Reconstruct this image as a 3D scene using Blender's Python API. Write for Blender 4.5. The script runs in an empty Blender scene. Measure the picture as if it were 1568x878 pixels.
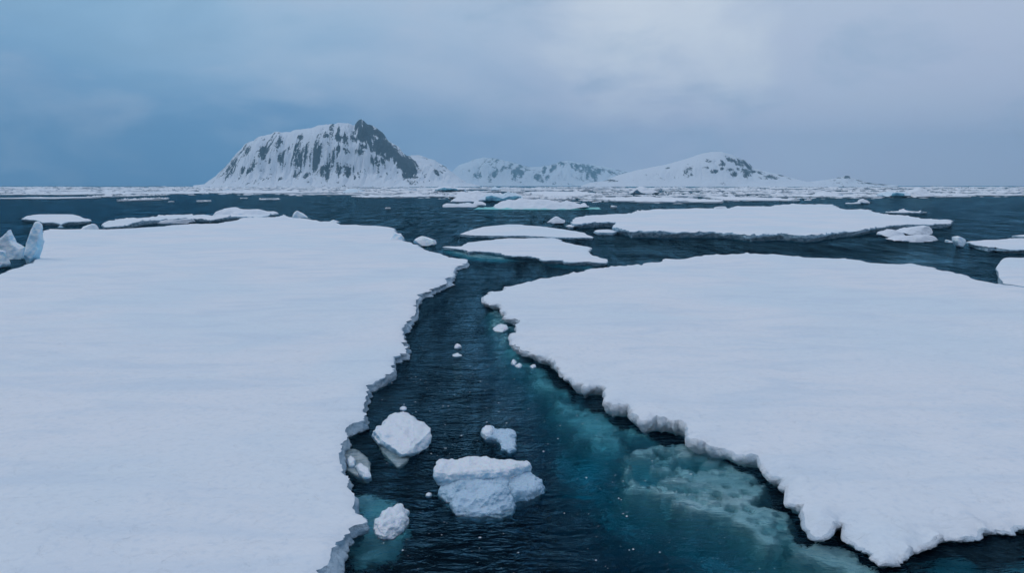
import bpy, bmesh, math, random
import numpy as np
from mathutils import Vector, noise as mnoise
from mathutils.geometry import delaunay_2d_cdt

random.seed(7)
rng = np.random.default_rng(11)
scene = bpy.context.scene
COL = scene.collection

# ------------------------------------------------------------------ camera
CAM_H = 8.0
FPX = 1045.0                       # focal length for a picture 1568 wide
PITCH = math.atan(154.7 / FPX)
cp, sp = math.cos(PITCH), math.sin(PITCH)
cd = bpy.data.cameras.new('camera')
cam = bpy.data.objects.new('camera', cd)
COL.objects.link(cam)
cam.location = (0, 0, CAM_H)
cam.rotation_euler = (math.pi / 2 - PITCH, 0, 0)
cd.sensor_width = 36.0
cd.lens = 36.0 * FPX / 1568.0
cd.clip_start = 0.1
cd.clip_end = 90000
scene.camera = cam


def ray(px, py):
    a, b = (px - 784) / FPX, (439 - py) / FPX
    return np.array([a, cp + b * sp, -sp + b * cp])


def gp(px, py, z=0.0):
    """ground point seen at a photo pixel, at height z"""
    d = ray(px, py)
    t = (max(z, 0.0) - CAM_H) / d[2]
    g = np.array([d[0] * t, d[1] * t])
    if z < 0:                                    # below the surface the line of sight is bent by the water
        h = d[:2] / np.linalg.norm(d) / 1.33
        c = math.sqrt(1 - h @ h)
        g = g + h / c * -z
    return g


def vp(px, py, D):
    """point of the vertical plane y = D seen at a photo pixel -> X, Z"""
    d = ray(px, py)
    t = D / d[1]
    return np.array([d[0] * t, CAM_H + d[2] * t])


# ------------------------------------------------------------------ numpy noise
def _hash(ix, iy, seed):
    h = (ix.astype(np.int64) * 374761393 + iy.astype(np.int64) * 668265263 + seed * 974634777) & 0xffffffff
    h = ((h ^ (h >> 13)) * 1274126177) & 0xffffffff
    return ((h ^ (h >> 16)) & 0xffff) / 65535.0


def vnoise(x, y, seed=0):
    x = np.asarray(x, float); y = np.asarray(y, float)
    ix, iy = np.floor(x), np.floor(y)
    fx, fy = x - ix, y - iy
    fx = fx * fx * fx * (fx * (fx * 6 - 15) + 10); fy = fy * fy * fy * (fy * (fy * 6 - 15) + 10)
    a = _hash(ix, iy, seed); b = _hash(ix + 1, iy, seed)
    c = _hash(ix, iy + 1, seed); d = _hash(ix + 1, iy + 1, seed)
    return (a + (b - a) * fx) * (1 - fy) + (c + (d - c) * fx) * fy


def fbm(x, y, seed=0, octv=4, gain=0.5):
    s, a, t = 0, 1.0, 0
    for o in range(octv):
        s = s + a * (vnoise(x * 2 ** o + 17.3 * o, y * 2 ** o - 9.1 * o, seed + o) - 0.5)
        t += a
        a *= gain
    return 2 * s / t


def sstep(a, b, x):
    t = np.clip((x - a) / (b - a), 0, 1)
    return t * t * (3 - 2 * t)


def inside(poly, P):
    x, y = P[:, 0], P[:, 1]
    c = np.zeros(len(P), bool)
    n = len(poly)
    for i in range(n):
        x1, y1 = poly[i]; x2, y2 = poly[(i + 1) % n]
        if y1 == y2:
            continue
        m = ((y1 > y) != (y2 > y)) & (x < (x2 - x1) * (y - y1) / (y2 - y1) + x1)
        c ^= m
    return c


def segdist(poly, P):
    """distance of points P to the closed polyline poly"""
    out = np.full(len(P), 1e9)
    n = len(poly)
    for i in range(n):
        a = poly[i]; b = poly[(i + 1) % n]
        ab = b - a
        L = max(ab @ ab, 1e-12)
        t = np.clip(((P - a) @ ab) / L, 0, 1)
        d = np.hypot(P[:, 0] - a[0] - t * ab[0], P[:, 1] - a[1] - t * ab[1])
        np.minimum(out, d, out=out)
    return out


# ------------------------------------------------------------------ nodes
def new_mat(name):
    m = bpy.data.materials.new(name)
    m.use_nodes = True
    m.node_tree.nodes.clear()
    return m, N(m.node_tree)


class N:
    def __init__(s, t):
        s.t = t

    def node(s, kind, ins=None, **kw):
        n = s.t.nodes.new(kind)
        for k, v in kw.items():
            setattr(n, k, v)
        for k, v in (ins or {}).items():
            s.put(n.inputs[k], v)
        return n

    def put(s, sock, v):
        if hasattr(v, 'is_output') or isinstance(v, bpy.types.NodeSocket):
            s.t.links.new(v, sock)
        else:
            if isinstance(v, (tuple, list)) and len(v) == 3 and sock.type == 'RGBA':
                v = (*v, 1)
            sock.default_value = v

    def math(s, op, a, b=0.0, c=None, clamp=False):
        n = s.node('ShaderNodeMath', operation=op, use_clamp=clamp)
        s.put(n.inputs[0], a); s.put(n.inputs[1], b)
        if c is not None:
            s.put(n.inputs[2], c)
        return n.outputs[0]

    def mix(s, f, a, b):
        n = s.node('ShaderNodeMix', data_type='RGBA')
        s.put(n.inputs[0], f); s.put(n.inputs[6], a); s.put(n.inputs[7], b)
        return n.outputs[2]

    def rng(s, v, a, b, c=0.0, d=1.0, smooth=True):
        n = s.node('ShaderNodeMapRange', interpolation_type='SMOOTHSTEP' if smooth else 'LINEAR')
        for i, x in enumerate((v, a, b, c, d)):
            s.put(n.inputs[i], x)
        return n.outputs[0]

    def noise(s, vec, scale, detail=4, rough=0.5, dist=0.0):
        n = s.node('ShaderNodeTexNoise')
        s.put(n.inputs['Vector'], vec)
        n.inputs['Scale'].default_value = scale
        n.inputs['Detail'].default_value = detail
        n.inputs['Roughness'].default_value = rough
        n.inputs['Distortion'].default_value = dist
        return n.outputs[0]

    def scale(s, vec, sc, rot=0.0):
        n = s.node('ShaderNodeMapping')
        s.put(n.inputs['Vector'], vec)
        n.inputs['Scale'].default_value = sc
        n.inputs['Rotation'].default_value = (0, 0, rot)
        return n.outputs[0]

    def bump(s, h, strength, dist, normal=None):
        n = s.node('ShaderNodeBump')
        n.inputs['Strength'].default_value = strength
        n.inputs['Distance'].default_value = dist
        s.put(n.inputs['Height'], h)
        if normal is not None:
            s.put(n.inputs['Normal'], normal)
        return n.outputs[0]

    def out(s, surf=None, vol=None):
        o = s.node('ShaderNodeOutputMaterial')
        if surf is not None:
            s.t.links.new(surf, o.inputs['Surface'])
        if vol is not None:
            s.t.links.new(vol, o.inputs['Volume'])


def world_pos(n):
    return n.node('ShaderNodeNewGeometry').outputs['Position']


def normal_z(n):
    g = n.node('ShaderNodeNewGeometry').outputs['True Normal']
    x = n.node('ShaderNodeSeparateXYZ')
    n.put(x.inputs[0], g)
    return x.outputs[2]


# snow lying on the floes
def mat_snow():
    m, n = new_mat('wind packed snow')
    p = world_pos(n)
    big = n.noise(p, 0.07, 4, 0.55, 0.5)
    mid = n.noise(n.scale(p, (0.35, 1.1, 1), 0.25), 0.5, 6, 0.6, 0.6)
    grain = n.noise(p, 5.0, 5, 0.65)
    c = n.mix(n.rng(big, 0.38, 0.66), (0.845, 0.845, 0.85), (0.755, 0.82, 0.85))
    c = n.mix(n.rng(mid, 0.44, 0.72, 0, 0.7), c, (0.68, 0.75, 0.81))
    c = n.mix(n.rng(grain, 0.48, 0.74, 0, 0.5), c, (0.63, 0.70, 0.77))
    dent = n.noise(p, 2.2, 5, 0.6, 0.8)
    drift = n.noise(n.scale(p, (0.5, 1.4, 1), 0.35), 0.7, 4, 0.5, 0.8)
    b = n.bump(n.noise(p, 12.0, 5, 0.65), 0.55, 0.025)
    b = n.bump(n.rng(dent, 0.22, 0.45), 0.5, 0.045, b)
    b = n.bump(drift, 0.8, 0.2, b)
    s = n.node('ShaderNodeBsdfPrincipled', {'Base Color': c, 'Roughness': 0.75, 'Normal': b, 'Specular IOR Level': 0.2})
    n.out(s.outputs[0])
    return m


# crumbly broken edge of a floe: old snow over bare ice
def mat_edge(name, ca, cb):
    m, n = new_mat(name)
    p = world_pos(n)
    a = n.noise(n.scale(p, (1, 1, 2.0)), 1.6, 5, 0.6, 0.3)
    c = n.mix(n.rng(a, 0.36, 0.62), ca, cb)
    b = n.bump(n.noise(p, 4.0, 6, 0.66), 1.0, 0.14)
    b = n.bump(n.noise(p, 22.0, 3, 0.6), 0.5, 0.02, b)
    s = n.node('ShaderNodeBsdfPrincipled', {'Base Color': c, 'Roughness': 0.5, 'Normal': b, 'Specular IOR Level': 0.35})
    n.out(s.outputs[0])
    return m


# ice blocks: snow rests where flat, bare blue ice where steep
def mat_berg(name, ice, snow, lo, hi, nscale, bump=0.05):
    m, n = new_mat(name)
    p = world_pos(n)
    a = n.noise(p, nscale, 5, 0.6)
    f = n.math('ADD', normal_z(n), n.math('MULTIPLY', n.math('SUBTRACT', a, 0.5), 1.3))
    ice2 = n.mix(n.rng(n.noise(p, nscale * 0.6, 3), 0.4, 0.65), ice, tuple(0.55 * x + 0.36 * y for x, y in zip(ice, snow)))
    c = n.mix(n.rng(f, lo, hi), ice2, snow)
    b = n.bump(n.noise(p, nscale * 3, 5, 0.6), 0.5, bump)
    b = n.bump(n.noise(p, nscale * 12, 4, 0.6), 0.4, bump * 0.3, b)
    s = n.node('ShaderNodeBsdfPrincipled', {'Base Color': c, 'Roughness': 0.32 if bump < 0.1 else 0.45, 'Normal': b, 'Specular IOR Level': 0.4})
    if bump < 0.1:
        s.inputs['Subsurface Weight'].default_value = 0.35
        s.inputs['Subsurface Radius'].default_value = (0.04, 0.10, 0.14)
        s.inputs['Subsurface Scale'].default_value = 1.0
    n.out(s.outputs[0])
    return m


def mat_plain(name, col, col2, nscale, rough=0.6, bump=0.05):
    m, n = new_mat(name)
    p = world_pos(n)
    a = n.noise(p, nscale, 6, 0.62, 0.3)
    c = n.mix(n.rng(a, 0.32, 0.66), col, col2)
    b = n.bump(n.noise(p, nscale * 2.5, 5, 0.6), 0.6, bump)
    s = n.node('ShaderNodeBsdfPrincipled', {'Base Color': c, 'Roughness': rough, 'Normal': b})
    n.out(s.outputs[0])
    return m


def mat_water():
    m, n = new_mat('cold sea water')
    p = world_pos(n)
    w0 = n.noise(n.scale(p, (0.55, 1.0, 1), 0.12), 0.55, 4, 0.6, 0.6)
    w1 = n.noise(n.scale(p, (0.45, 1.0, 1), 0.30), 1.7, 4, 0.6, 0.8)
    w2 = n.noise(n.scale(p, (0.6, 1.0, 1), -0.25), 4.8, 3, 0.55, 0.4)
    yy = n.node('ShaderNodeSeparateXYZ'); n.put(yy.inputs[0], p)
    open_sea = n.rng(yy.outputs[1], 25.0, 110.0, 0.35, 1.0)      # sheltered in the channel, choppy outside
    calm = n.rng(n.noise(p, 0.09, 3), 0.32, 0.6, 0.45, 1.0)
    h = n.math('MULTIPLY', w0, n.math('MULTIPLY', open_sea, 2.8))
    h = n.math('ADD', h, n.math('MULTIPLY', w1, 0.55))
    h = n.math('ADD', h, n.math('MULTIPLY', w2, 0.22))
    h = n.math('MULTIPLY', h, calm)
    b = n.bump(h, 1.0, 0.5)
    fr = n.node('ShaderNodeFresnel', {'IOR': 1.145, 'Normal': b}).outputs[0]
    # gusts and wave groups: steeper water mirrors less sky
    grp = n.noise(n.scale(p, (0.55, 0.085, 1), 0.10), 1.0, 7, 0.68, 0.5)
    fr = n.math('MINIMUM', fr, 0.56)
    fr = n.math('MULTIPLY', fr, n.rng(grp, 0.33, 0.67, 0.30, 1.55, False))
    tr = n.node('ShaderNodeBsdfRefraction', {'IOR': 1.33, 'Roughness': 0.0, 'Normal': n.bump(h, 1.0, 0.2)})
    df = n.node('ShaderNodeBsdfDiffuse', {'Color': (0.0003, 0.0024, 0.0055)})
    ad = n.node('ShaderNodeAddShader')
    n.put(ad.inputs[0], tr.outputs[0]); n.put(ad.inputs[1], df.outputs[0])
    gl = n.node('ShaderNodeBsdfGlossy', {'Roughness': 0.08, 'Normal': b, 'Color': (0.37, 0.80, 1.0)})
    mx = n.node('ShaderNodeMixShader')
    n.put(mx.inputs[0], fr); n.put(mx.inputs[1], ad.outputs[0]); n.put(mx.inputs[2], gl.outputs[0])
    va = n.node('ShaderNodeVolumeAbsorption', {'Color': (0.06, 0.775, 0.855), 'Density': 0.78})
    n.out(mx.outputs[0], va.outputs[0])
    return m


def mat_mountain(name, rock1, rock2, snow=(0.80, 0.82, 0.85), size=1.0):
    m, n = new_mat(name)
    p = world_pos(n)
    at = n.node('ShaderNodeAttribute', attribute_name='rock').outputs['Fac']
    st = n.noise(n.scale(p, (1, 0.35, 0.35), 0.0), 0.018 / size, 8, 0.72, 0.4)
    s2 = n.noise(p, 0.045 / size, 6, 0.7, 0.2)
    f = n.math('ADD', at, n.math('MULTIPLY', n.math('SUBTRACT', st, 0.5), 2.4))
    f = n.math('ADD', f, n.math('MULTIPLY', n.math('SUBTRACT', s2, 0.5), 1.6))
    f = n.rng(f, 0.47, 0.57)
    rk = n.mix(n.rng(n.noise(p, 0.04 / size, 5, 0.65), 0.35, 0.65), rock1, rock2)
    c = n.mix(f, snow, rk)
    b = n.bump(n.noise(p, 0.03 / size, 6, 0.62), 0.7, 14.0 * size)
    s = n.node('ShaderNodeBsdfPrincipled', {'Base Color': c, 'Roughness': 0.9, 'Normal': b, 'Specular IOR Level': 0.1})
    n.out(s.outputs[0])
    return m


SNOW = mat_snow()
EDGE = mat_edge('broken floe edge', (0.20, 0.33, 0.43), (0.50, 0.62, 0.70))
FARE = mat_edge('pale blue floe edge', (0.16, 0.33, 0.45), (0.48, 0.66, 0.76))
LUMPY = mat_edge('crumbling snow lip', (0.58, 0.68, 0.75), (0.82, 0.84, 0.86))
CHUNK = mat_berg('snowy melting ice', (0.32, 0.54, 0.68), (0.82, 0.84, 0.86), 0.0, 0.75, 2.2, 0.07)
PALE = mat_berg('pale standing ice', (0.34, 0.66, 0.84), (0.84, 0.87, 0.88), -0.25, 0.7, 0.9, 0.08)
BODY = mat_berg('bare wet ice', (0.16, 0.33, 0.45), (0.50, 0.64, 0.74), 0.2, 1.05, 2.0, 0.07)
BERG = mat_berg('weathered blue ice', (0.20, 0.48, 0.68), (0.80, 0.83, 0.86), -0.45, 0.35, 0.35, 0.3)
BLUE = mat_berg('clear blue ice', (0.04, 0.22, 0.36), (0.70, 0.82, 0.88), -0.1, 0.7, 0.5, 0.4)
HOLLOW_SHADE = mat_plain('blue ice with painted hollow shade', (0.03, 0.17, 0.28), (0.16, 0.45, 0.56), 0.35, 0.4, 0.3)  # dark blue ice, with the shade of a recess put into the colour
FOOT = mat_plain('ice foot painted underwater green', (0.12, 0.48, 0.46), (0.22, 0.66, 0.62), 0.3, 0.35, 0.05)  # glow of lit ice under water, painted on a foot just above it
LEDGE = mat_plain('submerged ice', (0.50, 0.60, 0.60), (0.88, 0.90, 0.88), 1.6, 0.8, 0.08)
WATER = mat_water()
DEEP, _n = new_mat('deep sea floor')
_n.out(_n.node('ShaderNodeBsdfDiffuse', {'Color': (0.004, 0.015, 0.03)}).outputs[0])


# ------------------------------------------------------------------ object helpers
def tag(o, label=None, cat=None, group=None, kind=None):
    if label: o['label'] = label
    if cat: o['category'] = cat
    if group: o['group'] = group
    if kind: o['kind'] = kind
    return o


def mesh_obj(name, verts, faces, mat, parent=None, smooth=True, origin=None):
    me = bpy.data.meshes.new(name)
    V = np.asarray(verts, float)
    if origin is not None and parent is None:
        V = V - np.asarray(origin)
    elif parent is not None:
        V = V - np.asarray(parent.location)
    me.from_pydata([tuple(v) for v in V], [], [tuple(int(i) for i in f) for f in faces])
    me.materials.append(mat)
    if smooth:
        me.polygons.foreach_set('use_smooth', [True] * len(me.polygons))
    me.update()
    o = bpy.data.objects.new(name, me)
    COL.objects.link(o)
    if parent is not None:
        o.parent = parent
    elif origin is not None:
        o.location = origin
    return o


def empty(name, loc, label, cat, group=None):
    o = bpy.data.objects.new(name, None)
    o.empty_display_size = 0.5
    COL.objects.link(o)
    o.location = loc
    return tag(o, label, cat, group)


# ------------------------------------------------------------------ floes
def densify(P, k=0.0032, lo=0.05, hi=2.0):
    out = []
    n = len(P)
    for i in range(n):
        a, b = P[i], P[(i + 1) % n]
        d = np.hypot(*((a + b) / 2))
        s = min(max(k * d, lo), hi)
        c = max(1, int(np.hypot(*(b - a)) / s))
        for j in range(c):
            out.append(a + (b - a) * j / c)
    return np.array(out)


def normals2(P):
    t = np.roll(P, -1, 0) - np.roll(P, 1, 0)
    t /= np.maximum(np.hypot(t[:, 0], t[:, 1]), 1e-9)[:, None]
    return np.stack([t[:, 1], -t[:, 0]], 1)


def ccw(P):
    a = np.sum(P[:, 0] * np.roll(P[:, 1], -1) - np.roll(P[:, 0], -1) * P[:, 1])
    return P if a > 0 else P[::-1].copy()


def smooth_loop(P, it):
    for _ in range(it):
        P = 0.5 * P + 0.25 * (np.roll(P, 1, 0) + np.roll(P, -1, 0))
    return P


PROFILE_UNDERCUT = [(0.0, 0.0), (0.13, 0.05), (0.32, 0.04), (0.55, -0.10), (0.8, -0.28), (1.0, -0.42), (1.6, -0.55), (2.8, -0.4)]
PROFILE_LUMPY = [(0.0, 0.0), (0.08, 0.12), (0.22, 0.18), (0.40, 0.20), (0.58, 0.14), (0.74, 0.04), (0.88, -0.10), (1.0, -0.22), (1.45, -0.35)]
PROFILE_BLUFF = [(0.0, 0.0), (0.08, 0.03), (0.22, 0.05), (0.40, 0.09), (0.58, 0.14), (0.75, 0.19), (0.9, 0.22), (1.0, 0.16), (1.4, -0.2), (2.8, -0.5)]
PROFILE_PLAIN = [(0.0, 0.0), (0.18, 0.08), (0.55, 0.06), (1.0, -0.12), (2.0, -0.4)]


def floe_geometry(out, fb, seed, profile, rough=0.016, lip=0.25, lipw=0.6, undul=0.05, uscale=0.12, hummock=0.0,
                  wall_noise=0.10, wfreq=1.0, k=0.0032, grid=0.03, gmin=0.35, fbvar=None, freq=1.0, edge_rise=0.0, ledges=0.0):
    """out: closed ring of ground points. Returns top (V,F) and wall (V,F)."""
    P = densify(ccw(np.asarray(out, float)), k)
    d = np.hypot(P[:, 0], P[:, 1])
    nrm = normals2(smooth_loop(P, 4))
    w = np.clip(rough * 1.4 * d, 0.03, 1.4)[:, None]
    sc = freq / np.clip(0.028 * d, 0.25, 6)
    j = fbm(P[:, 0] * sc, P[:, 1] * sc, seed, 6, 0.68)[:, None]
    j2 = fbm(P[:, 0] * sc * 0.25, P[:, 1] * sc * 0.25, seed + 50, 2)[:, None]
    P = P + nrm * w * (j * 1.1 + j2 * 0.9)
    nrm = normals2(smooth_loop(P, 3))
    d = np.hypot(P[:, 0], P[:, 1])

    def height(Q, dist):
        z = np.full(len(Q), fb)
        if fbvar is not None:
            z = fbvar(Q)
        z = z + undul * fbm(Q[:, 0] * uscale, Q[:, 1] * uscale, seed + 3, 4)
        if hummock:
            hs = np.maximum(0, fbm(Q[:, 0] * uscale * 1.7, Q[:, 1] * uscale * 1.7, seed + 9, 4, 0.6) - 0.12)
            z = z + hummock * hs
        if edge_rise:
            z = z + edge_rise * np.exp(-dist / (lipw * 2.5)) * np.maximum(0, fbm(Q[:, 0] * uscale * 6, Q[:, 1] * uscale * 6, seed + 21, 3, 0.6))
        return z - lip * np.exp(-dist / (lipw * 0.45))

    # interior points, spacing growing with distance
    pts = [P]
    for f in (0.35, 0.9, 1.8):
        R = P - nrm * lipw * f
        R = R[::2] if f < 1 else R[::3]
        pts.append(R)
    y = P[:, 1].min()
    rows = []
    while y < P[:, 1].max():
        s = max(grid * max(y, 4), gmin)
        xs = np.arange(P[:, 0].min(), P[:, 0].max(), s * 0.9)
        if len(xs):
            rows.append(np.stack([xs + rng.uniform(-.3, .3, len(xs)) * s, np.full(len(xs), y) + rng.uniform(-.3, .3, len(xs)) * s], 1))
        y += s
    if rows:
        pts.append(np.concatenate(rows))
    Q = np.concatenate(pts[1:])
    ins = inside(P, Q)
    Q = Q[ins]
    dist = segdist(P, Q)
    Q = Q[dist > lipw * 0.2]
    allp = np.concatenate([P, Q])
    res = delaunay_2d_cdt([Vector(p) for p in allp], [], [list(range(len(P)))], 1, 1e-5)
    V2 = np.array([tuple(v) for v in res[0]])
    dist = segdist(P, V2)
    z = height(V2, dist)
    top = (np.column_stack([V2, z]), [f for f in res[2]])
    # walls
    zt = height(P, np.zeros(len(P)))
    rings = []
    span = np.maximum(zt, 0.03)
    for ji, (f, off) in enumerate(profile):
        zz = zt - f * span if f <= 1 else -(f - 1) * max(fb, 0.4)
        sc3 = wfreq * 1.4 / np.clip(0.02 * d, 0.2, 4)
        nz = fbm(P[:, 0] * sc3 + f * 2.1, P[:, 1] * sc3 - f * 1.7, seed + 31, 4, 0.6)
        amp = wall_noise * (0 if ji == 0 else 1) * np.clip(d / 25, 0.8, 4)
        o_ = off * max(fb, 0.25) + nz * amp
        if ledges:
            o_ = o_ + max(off, 0) * ledges * np.maximum(0, fbm(P[:, 0] * 0.33, P[:, 1] * 0.33, seed + 41, 3, 0.5) - 0.02)
        XY = P + nrm * np.asarray(o_)[:, None]
        rings.append(np.column_stack([XY, zz * np.ones(len(P))]))
    nP = len(P)
    V = np.concatenate(rings)
    F = []
    for r in range(len(rings) - 1):
        for i in range(nP):
            i2 = (i + 1) % nP
            F.append((r * nP + i, (r + 1) * nP + i, (r + 1) * nP + i2, r * nP + i2))
    return top, (V, F), P


def ring_px(pts, z):
    return np.array([gp(x, y, z) for x, y in pts])


def make_floe(pts, fb, label, seed, profile=PROFILE_UNDERCUT, group=None, world=None, name='ice_floe', edge=None, **kw):
    P = ring_px(pts, fb) if world is None else world
    if kw.get('fbvar'):
        P = np.array([gp(x, y, z) for (x, y), z in zip(pts, kw['fbvar'](P))])
    c = P.mean(0)
    root = empty(name, (c[0], c[1], 0), label, 'ice floe', group)
    top, wall, ring = floe_geometry(P, fb, seed, profile, **kw)
    mesh_obj('snow_cover', top[0], top[1], SNOW, root)
    mesh_obj('ice_edge', wall[0], wall[1], edge or FARE, root)
    return root, ring


LEFT = [(62, 356), (76, 352), (120, 352), (163, 352), (217, 349), (255, 345.5), (296, 342), (329, 341), (357, 338), (383, 332.5),
        (398, 330), (419, 332), (434, 329), (450, 333), (473, 335.5), (491, 340), (508, 338.5), (521, 344), (554, 345.5), (582, 346.4),
        (599, 349), (601, 356), (606, 362), (619, 367), (655, 378), (677, 385.4), (694, 392.7), (720, 398), (719, 403), (701, 409),
        (702, 418), (696, 426), (693, 434), (682, 438), (674, 445), (658, 458), (655, 467), (649, 471), (647, 481), (641, 488),
        (634, 490), (629, 500), (620, 507), (617, 517), (605, 521), (606, 529), (614, 535), (590, 543), (591, 551), (586, 563),
        (581, 570), (565, 584), (557, 598), (556, 612), (553, 624), (536, 651), (524, 678), (516, 694), (517, 709), (531, 726),
        (544, 750), (543, 770), (549, 792), (531, 811), (507, 831), (504, 862), (487, 879), (470, 920), (400, 990), (200, 1040),
        (-250, 1040), (-520, 900), (-560, 640), (-420, 520), (-160, 480), (-50, 452), (0, 441), (13, 431), (19, 418), (46, 403), (60, 382)]
LEFT = [(x - 8 * min(max((y - 540) / 120, 0), 1) if x > 395 else x, y) for x, y in LEFT]
left_floe, LRING = make_floe(LEFT, 0.40, 'vast smooth snow covered floe filling the left of the dark channel', 3, PROFILE_BLUFF, edge=EDGE,
                             undul=0.24, uscale=0.10, rough=0.021, lip=0.08, lipw=0.3, wall_noise=0.12, wfreq=2.2, edge_rise=0.15, ledges=4.5, freq=1.6)

RIGHT = [(747, 452), (752, 446), (777, 439), (808, 432), (846, 422), (883, 415.4), (917, 408.5), (958, 404), (1003, 400), (1019, 395),
         (1045, 396), (1098, 391), (1142, 388), (1210, 392), (1294, 395.5), (1338, 403), (1392, 405), (1441, 414), (1480, 421), (1499, 429),
         (1534, 434), (1568, 438), (1700, 448), (1900, 480), (2150, 600), (2200, 760), (2000, 800), (1750, 790), (1568, 801), (1543, 805),
         (1492, 810), (1442, 817), (1416, 832), (1384, 839), (1348, 850), (1326, 836), (1301, 821), (1291, 813), (1296, 803), (1286, 796),
         (1275, 803), (1268, 812), (1250, 815), (1237, 806), (1232, 788), (1231, 777), (1224, 770), (1210, 766), (1211, 745), (1195, 734),
         (1179, 725), (1168, 705), (1156, 698), (1130, 693), (1098, 678), (1072, 673), (1060, 669), (1053, 656), (1053, 649), (1040, 642),
         (1006, 637), (993, 643), (969, 636), (957, 624), (956, 618), (935, 619), (918, 612), (915, 598), (918, 587), (894, 589),
         (875, 581), (873, 572), (853, 564), (842, 550), (832, 543), (813, 533), (791, 525), (789, 516), (793, 499), (799, 494),
         (796, 487), (774, 475), (767, 463), (747, 458)]
TIP = gp(1350, 850, 0.3)


def right_fb(Q):
    d = np.hypot(Q[:, 0] - TIP[0], Q[:, 1] - TIP[1])
    return 0.26 + 0.26 * sstep(1.0, 9.0, d)


right_floe, RRING = make_floe(RIGHT, 0.44, 'broad white floe with crumbling lumpy lip beside turquoise shallows, right of the channel', 5, PROFILE_LUMPY, edge=LUMPY,
                              undul=0.22, uscale=0.25, rough=0.0095, lip=0.15, lipw=0.4, wall_noise=0.12, wfreq=1.6, fbvar=right_fb, freq=2.0, edge_rise=0.28)

MIDFAR = [(701, 358), (713, 354), (742, 347), (774, 343.6), (798, 343.6), (808, 345), (839, 347), (871, 352.7), (895, 356), (906, 362),
          (905, 363.5), (842, 362.3), (800, 360.5), (755, 360.6), (720, 359.5)]
make_floe(MIDFAR, 0.40, 'flat lens shaped floe with straight front edge, behind the ragged floe at the channel head', 7, PROFILE_PLAIN,
          rough=0.004, lip=0.08, lipw=0.5, undul=0.06, freq=1.6)
MIDNEAR = [(682, 377), (701, 376), (716, 371), (752, 367.5), (760, 365.5), (800, 364.5), (839, 364.9), (854, 370), (880, 377), (900, 386.6),
           (905, 391), (922, 398), (919, 400.5), (893, 399.5), (866, 397), (842, 396.5), (827, 393), (786, 390.5), (771, 388.5), (754, 385.5),
           (735, 383), (716, 385), (712, 382.5), (699, 380)]
mid_floe, MRING = make_floe(MIDNEAR, 0.42, 'ragged edged floe at the head of the channel with pale submerged tongue', 9, PROFILE_UNDERCUT,
                            rough=0.013, lip=0.10, lipw=0.4, undul=0.10, uscale=0.3, wall_noise=0.08, freq=1.5)
BIGFAR = [(861, 340), (866, 337), (890, 332), (919, 329.7), (960, 327.5), (987, 321.6), (1026, 319.4), (1060, 319.4), (1093, 320), (1112, 319.4),
          (1130, 315.7), (1158, 316), (1184, 316), (1187, 314.5), (1214, 312.4), (1240, 313), (1271, 313), (1283, 318), (1296, 321), (1326, 321),
          (1351, 326), (1365, 329.5), (1392, 331), (1410, 334.5), (1424, 335), (1451, 338.4), (1464, 338.6), (1464, 340.5), (1451, 342), (1426, 343),
          (1401, 343.2), (1369, 345.3), (1346, 349.3), (1328, 352.4), (1296, 356), (1262, 359), (1242, 360.3), (1232, 360.6), (1193, 358),
          (1149, 360.2), (1130, 357.3), (1095, 354.6), (1060, 354.8), (1039, 355.8), (976, 354), (965, 354.8), (962, 352), (945, 348.5),
          (951, 343), (953, 339), (941, 340), (919, 340), (900, 341), (888, 342.5), (868, 341.8)]
make_floe(BIGFAR, 0.95, 'wide flat floe with tall shadowed front edge, beyond the right channel floe', 13, PROFILE_UNDERCUT,
          rough=0.008, lip=0.12, lipw=0.6, undul=0.18, uscale=0.10, wall_noise=0.08, edge_rise=0.5, freq=1.5)
make_floe([(907, 353.5), (912, 351.5), (930, 351), (944, 352), (946, 354), (940, 356), (912, 355.5)], 0.5,
          'small low slab drifting off the left end of the wide flat floe', 15, PROFILE_PLAIN, rough=0.003, lip=0.05, lipw=0.3)
make_floe([(863, 345.5), (868, 343.8), (880, 344), (886, 346), (880, 347.5), (868, 347.2)], 0.45,
          'tiny slab between the lens shaped floe and the wide flat floe', 16, PROFILE_PLAIN, rough=0.003, lip=0.05, lipw=0.3)
make_floe([(33, 334), (46, 329.2), (71, 327.6), (112, 328), (114, 329.4), (127, 333), (138, 337), (117, 339.5), (104, 340), (92, 343), (80, 340),
           (61, 340.5), (53, 337)], 0.7, 'short white floe in open water beyond the upright slab on the left', 17, PROFILE_UNDERCUT,
          rough=0.004, lip=0.12, lipw=0.5, undul=0.25, uscale=0.2, wall_noise=0.05)
long_floe, _ = make_floe([(153, 344.5), (163, 340), (194, 335), (235, 333.5), (238, 330.5), (263, 328), (296, 328.2), (326, 330), (340, 327), (362, 325), (400, 325),
                          (423, 327.5), (410, 329.2), (387, 331), (350, 333), (320, 335.5), (296, 334), (262, 335.5), (225, 339.5), (189, 345.5), (160, 346)], 0.75,
                         'long narrow floe with raised hump along the back of the vast left floe', 19, PROFILE_UNDERCUT,
                         rough=0.004, lip=0.12, lipw=0.5, undul=0.45, uscale=0.12, wall_noise=0.06, edge_rise=0.6)
make_floe([(1538, 394), (1530, 401), (1527, 408), (1531, 422), (1538, 431), (1600, 440), (1750, 440), (1800, 410), (1700, 396), (1600, 393.5)], 0.6,
          'floe with rounded left side cut off by the picture edge, behind the right channel floe', 23, PROFILE_PLAIN,
          rough=0.006, lip=0.15, lipw=0.5, undul=0.1)
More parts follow.
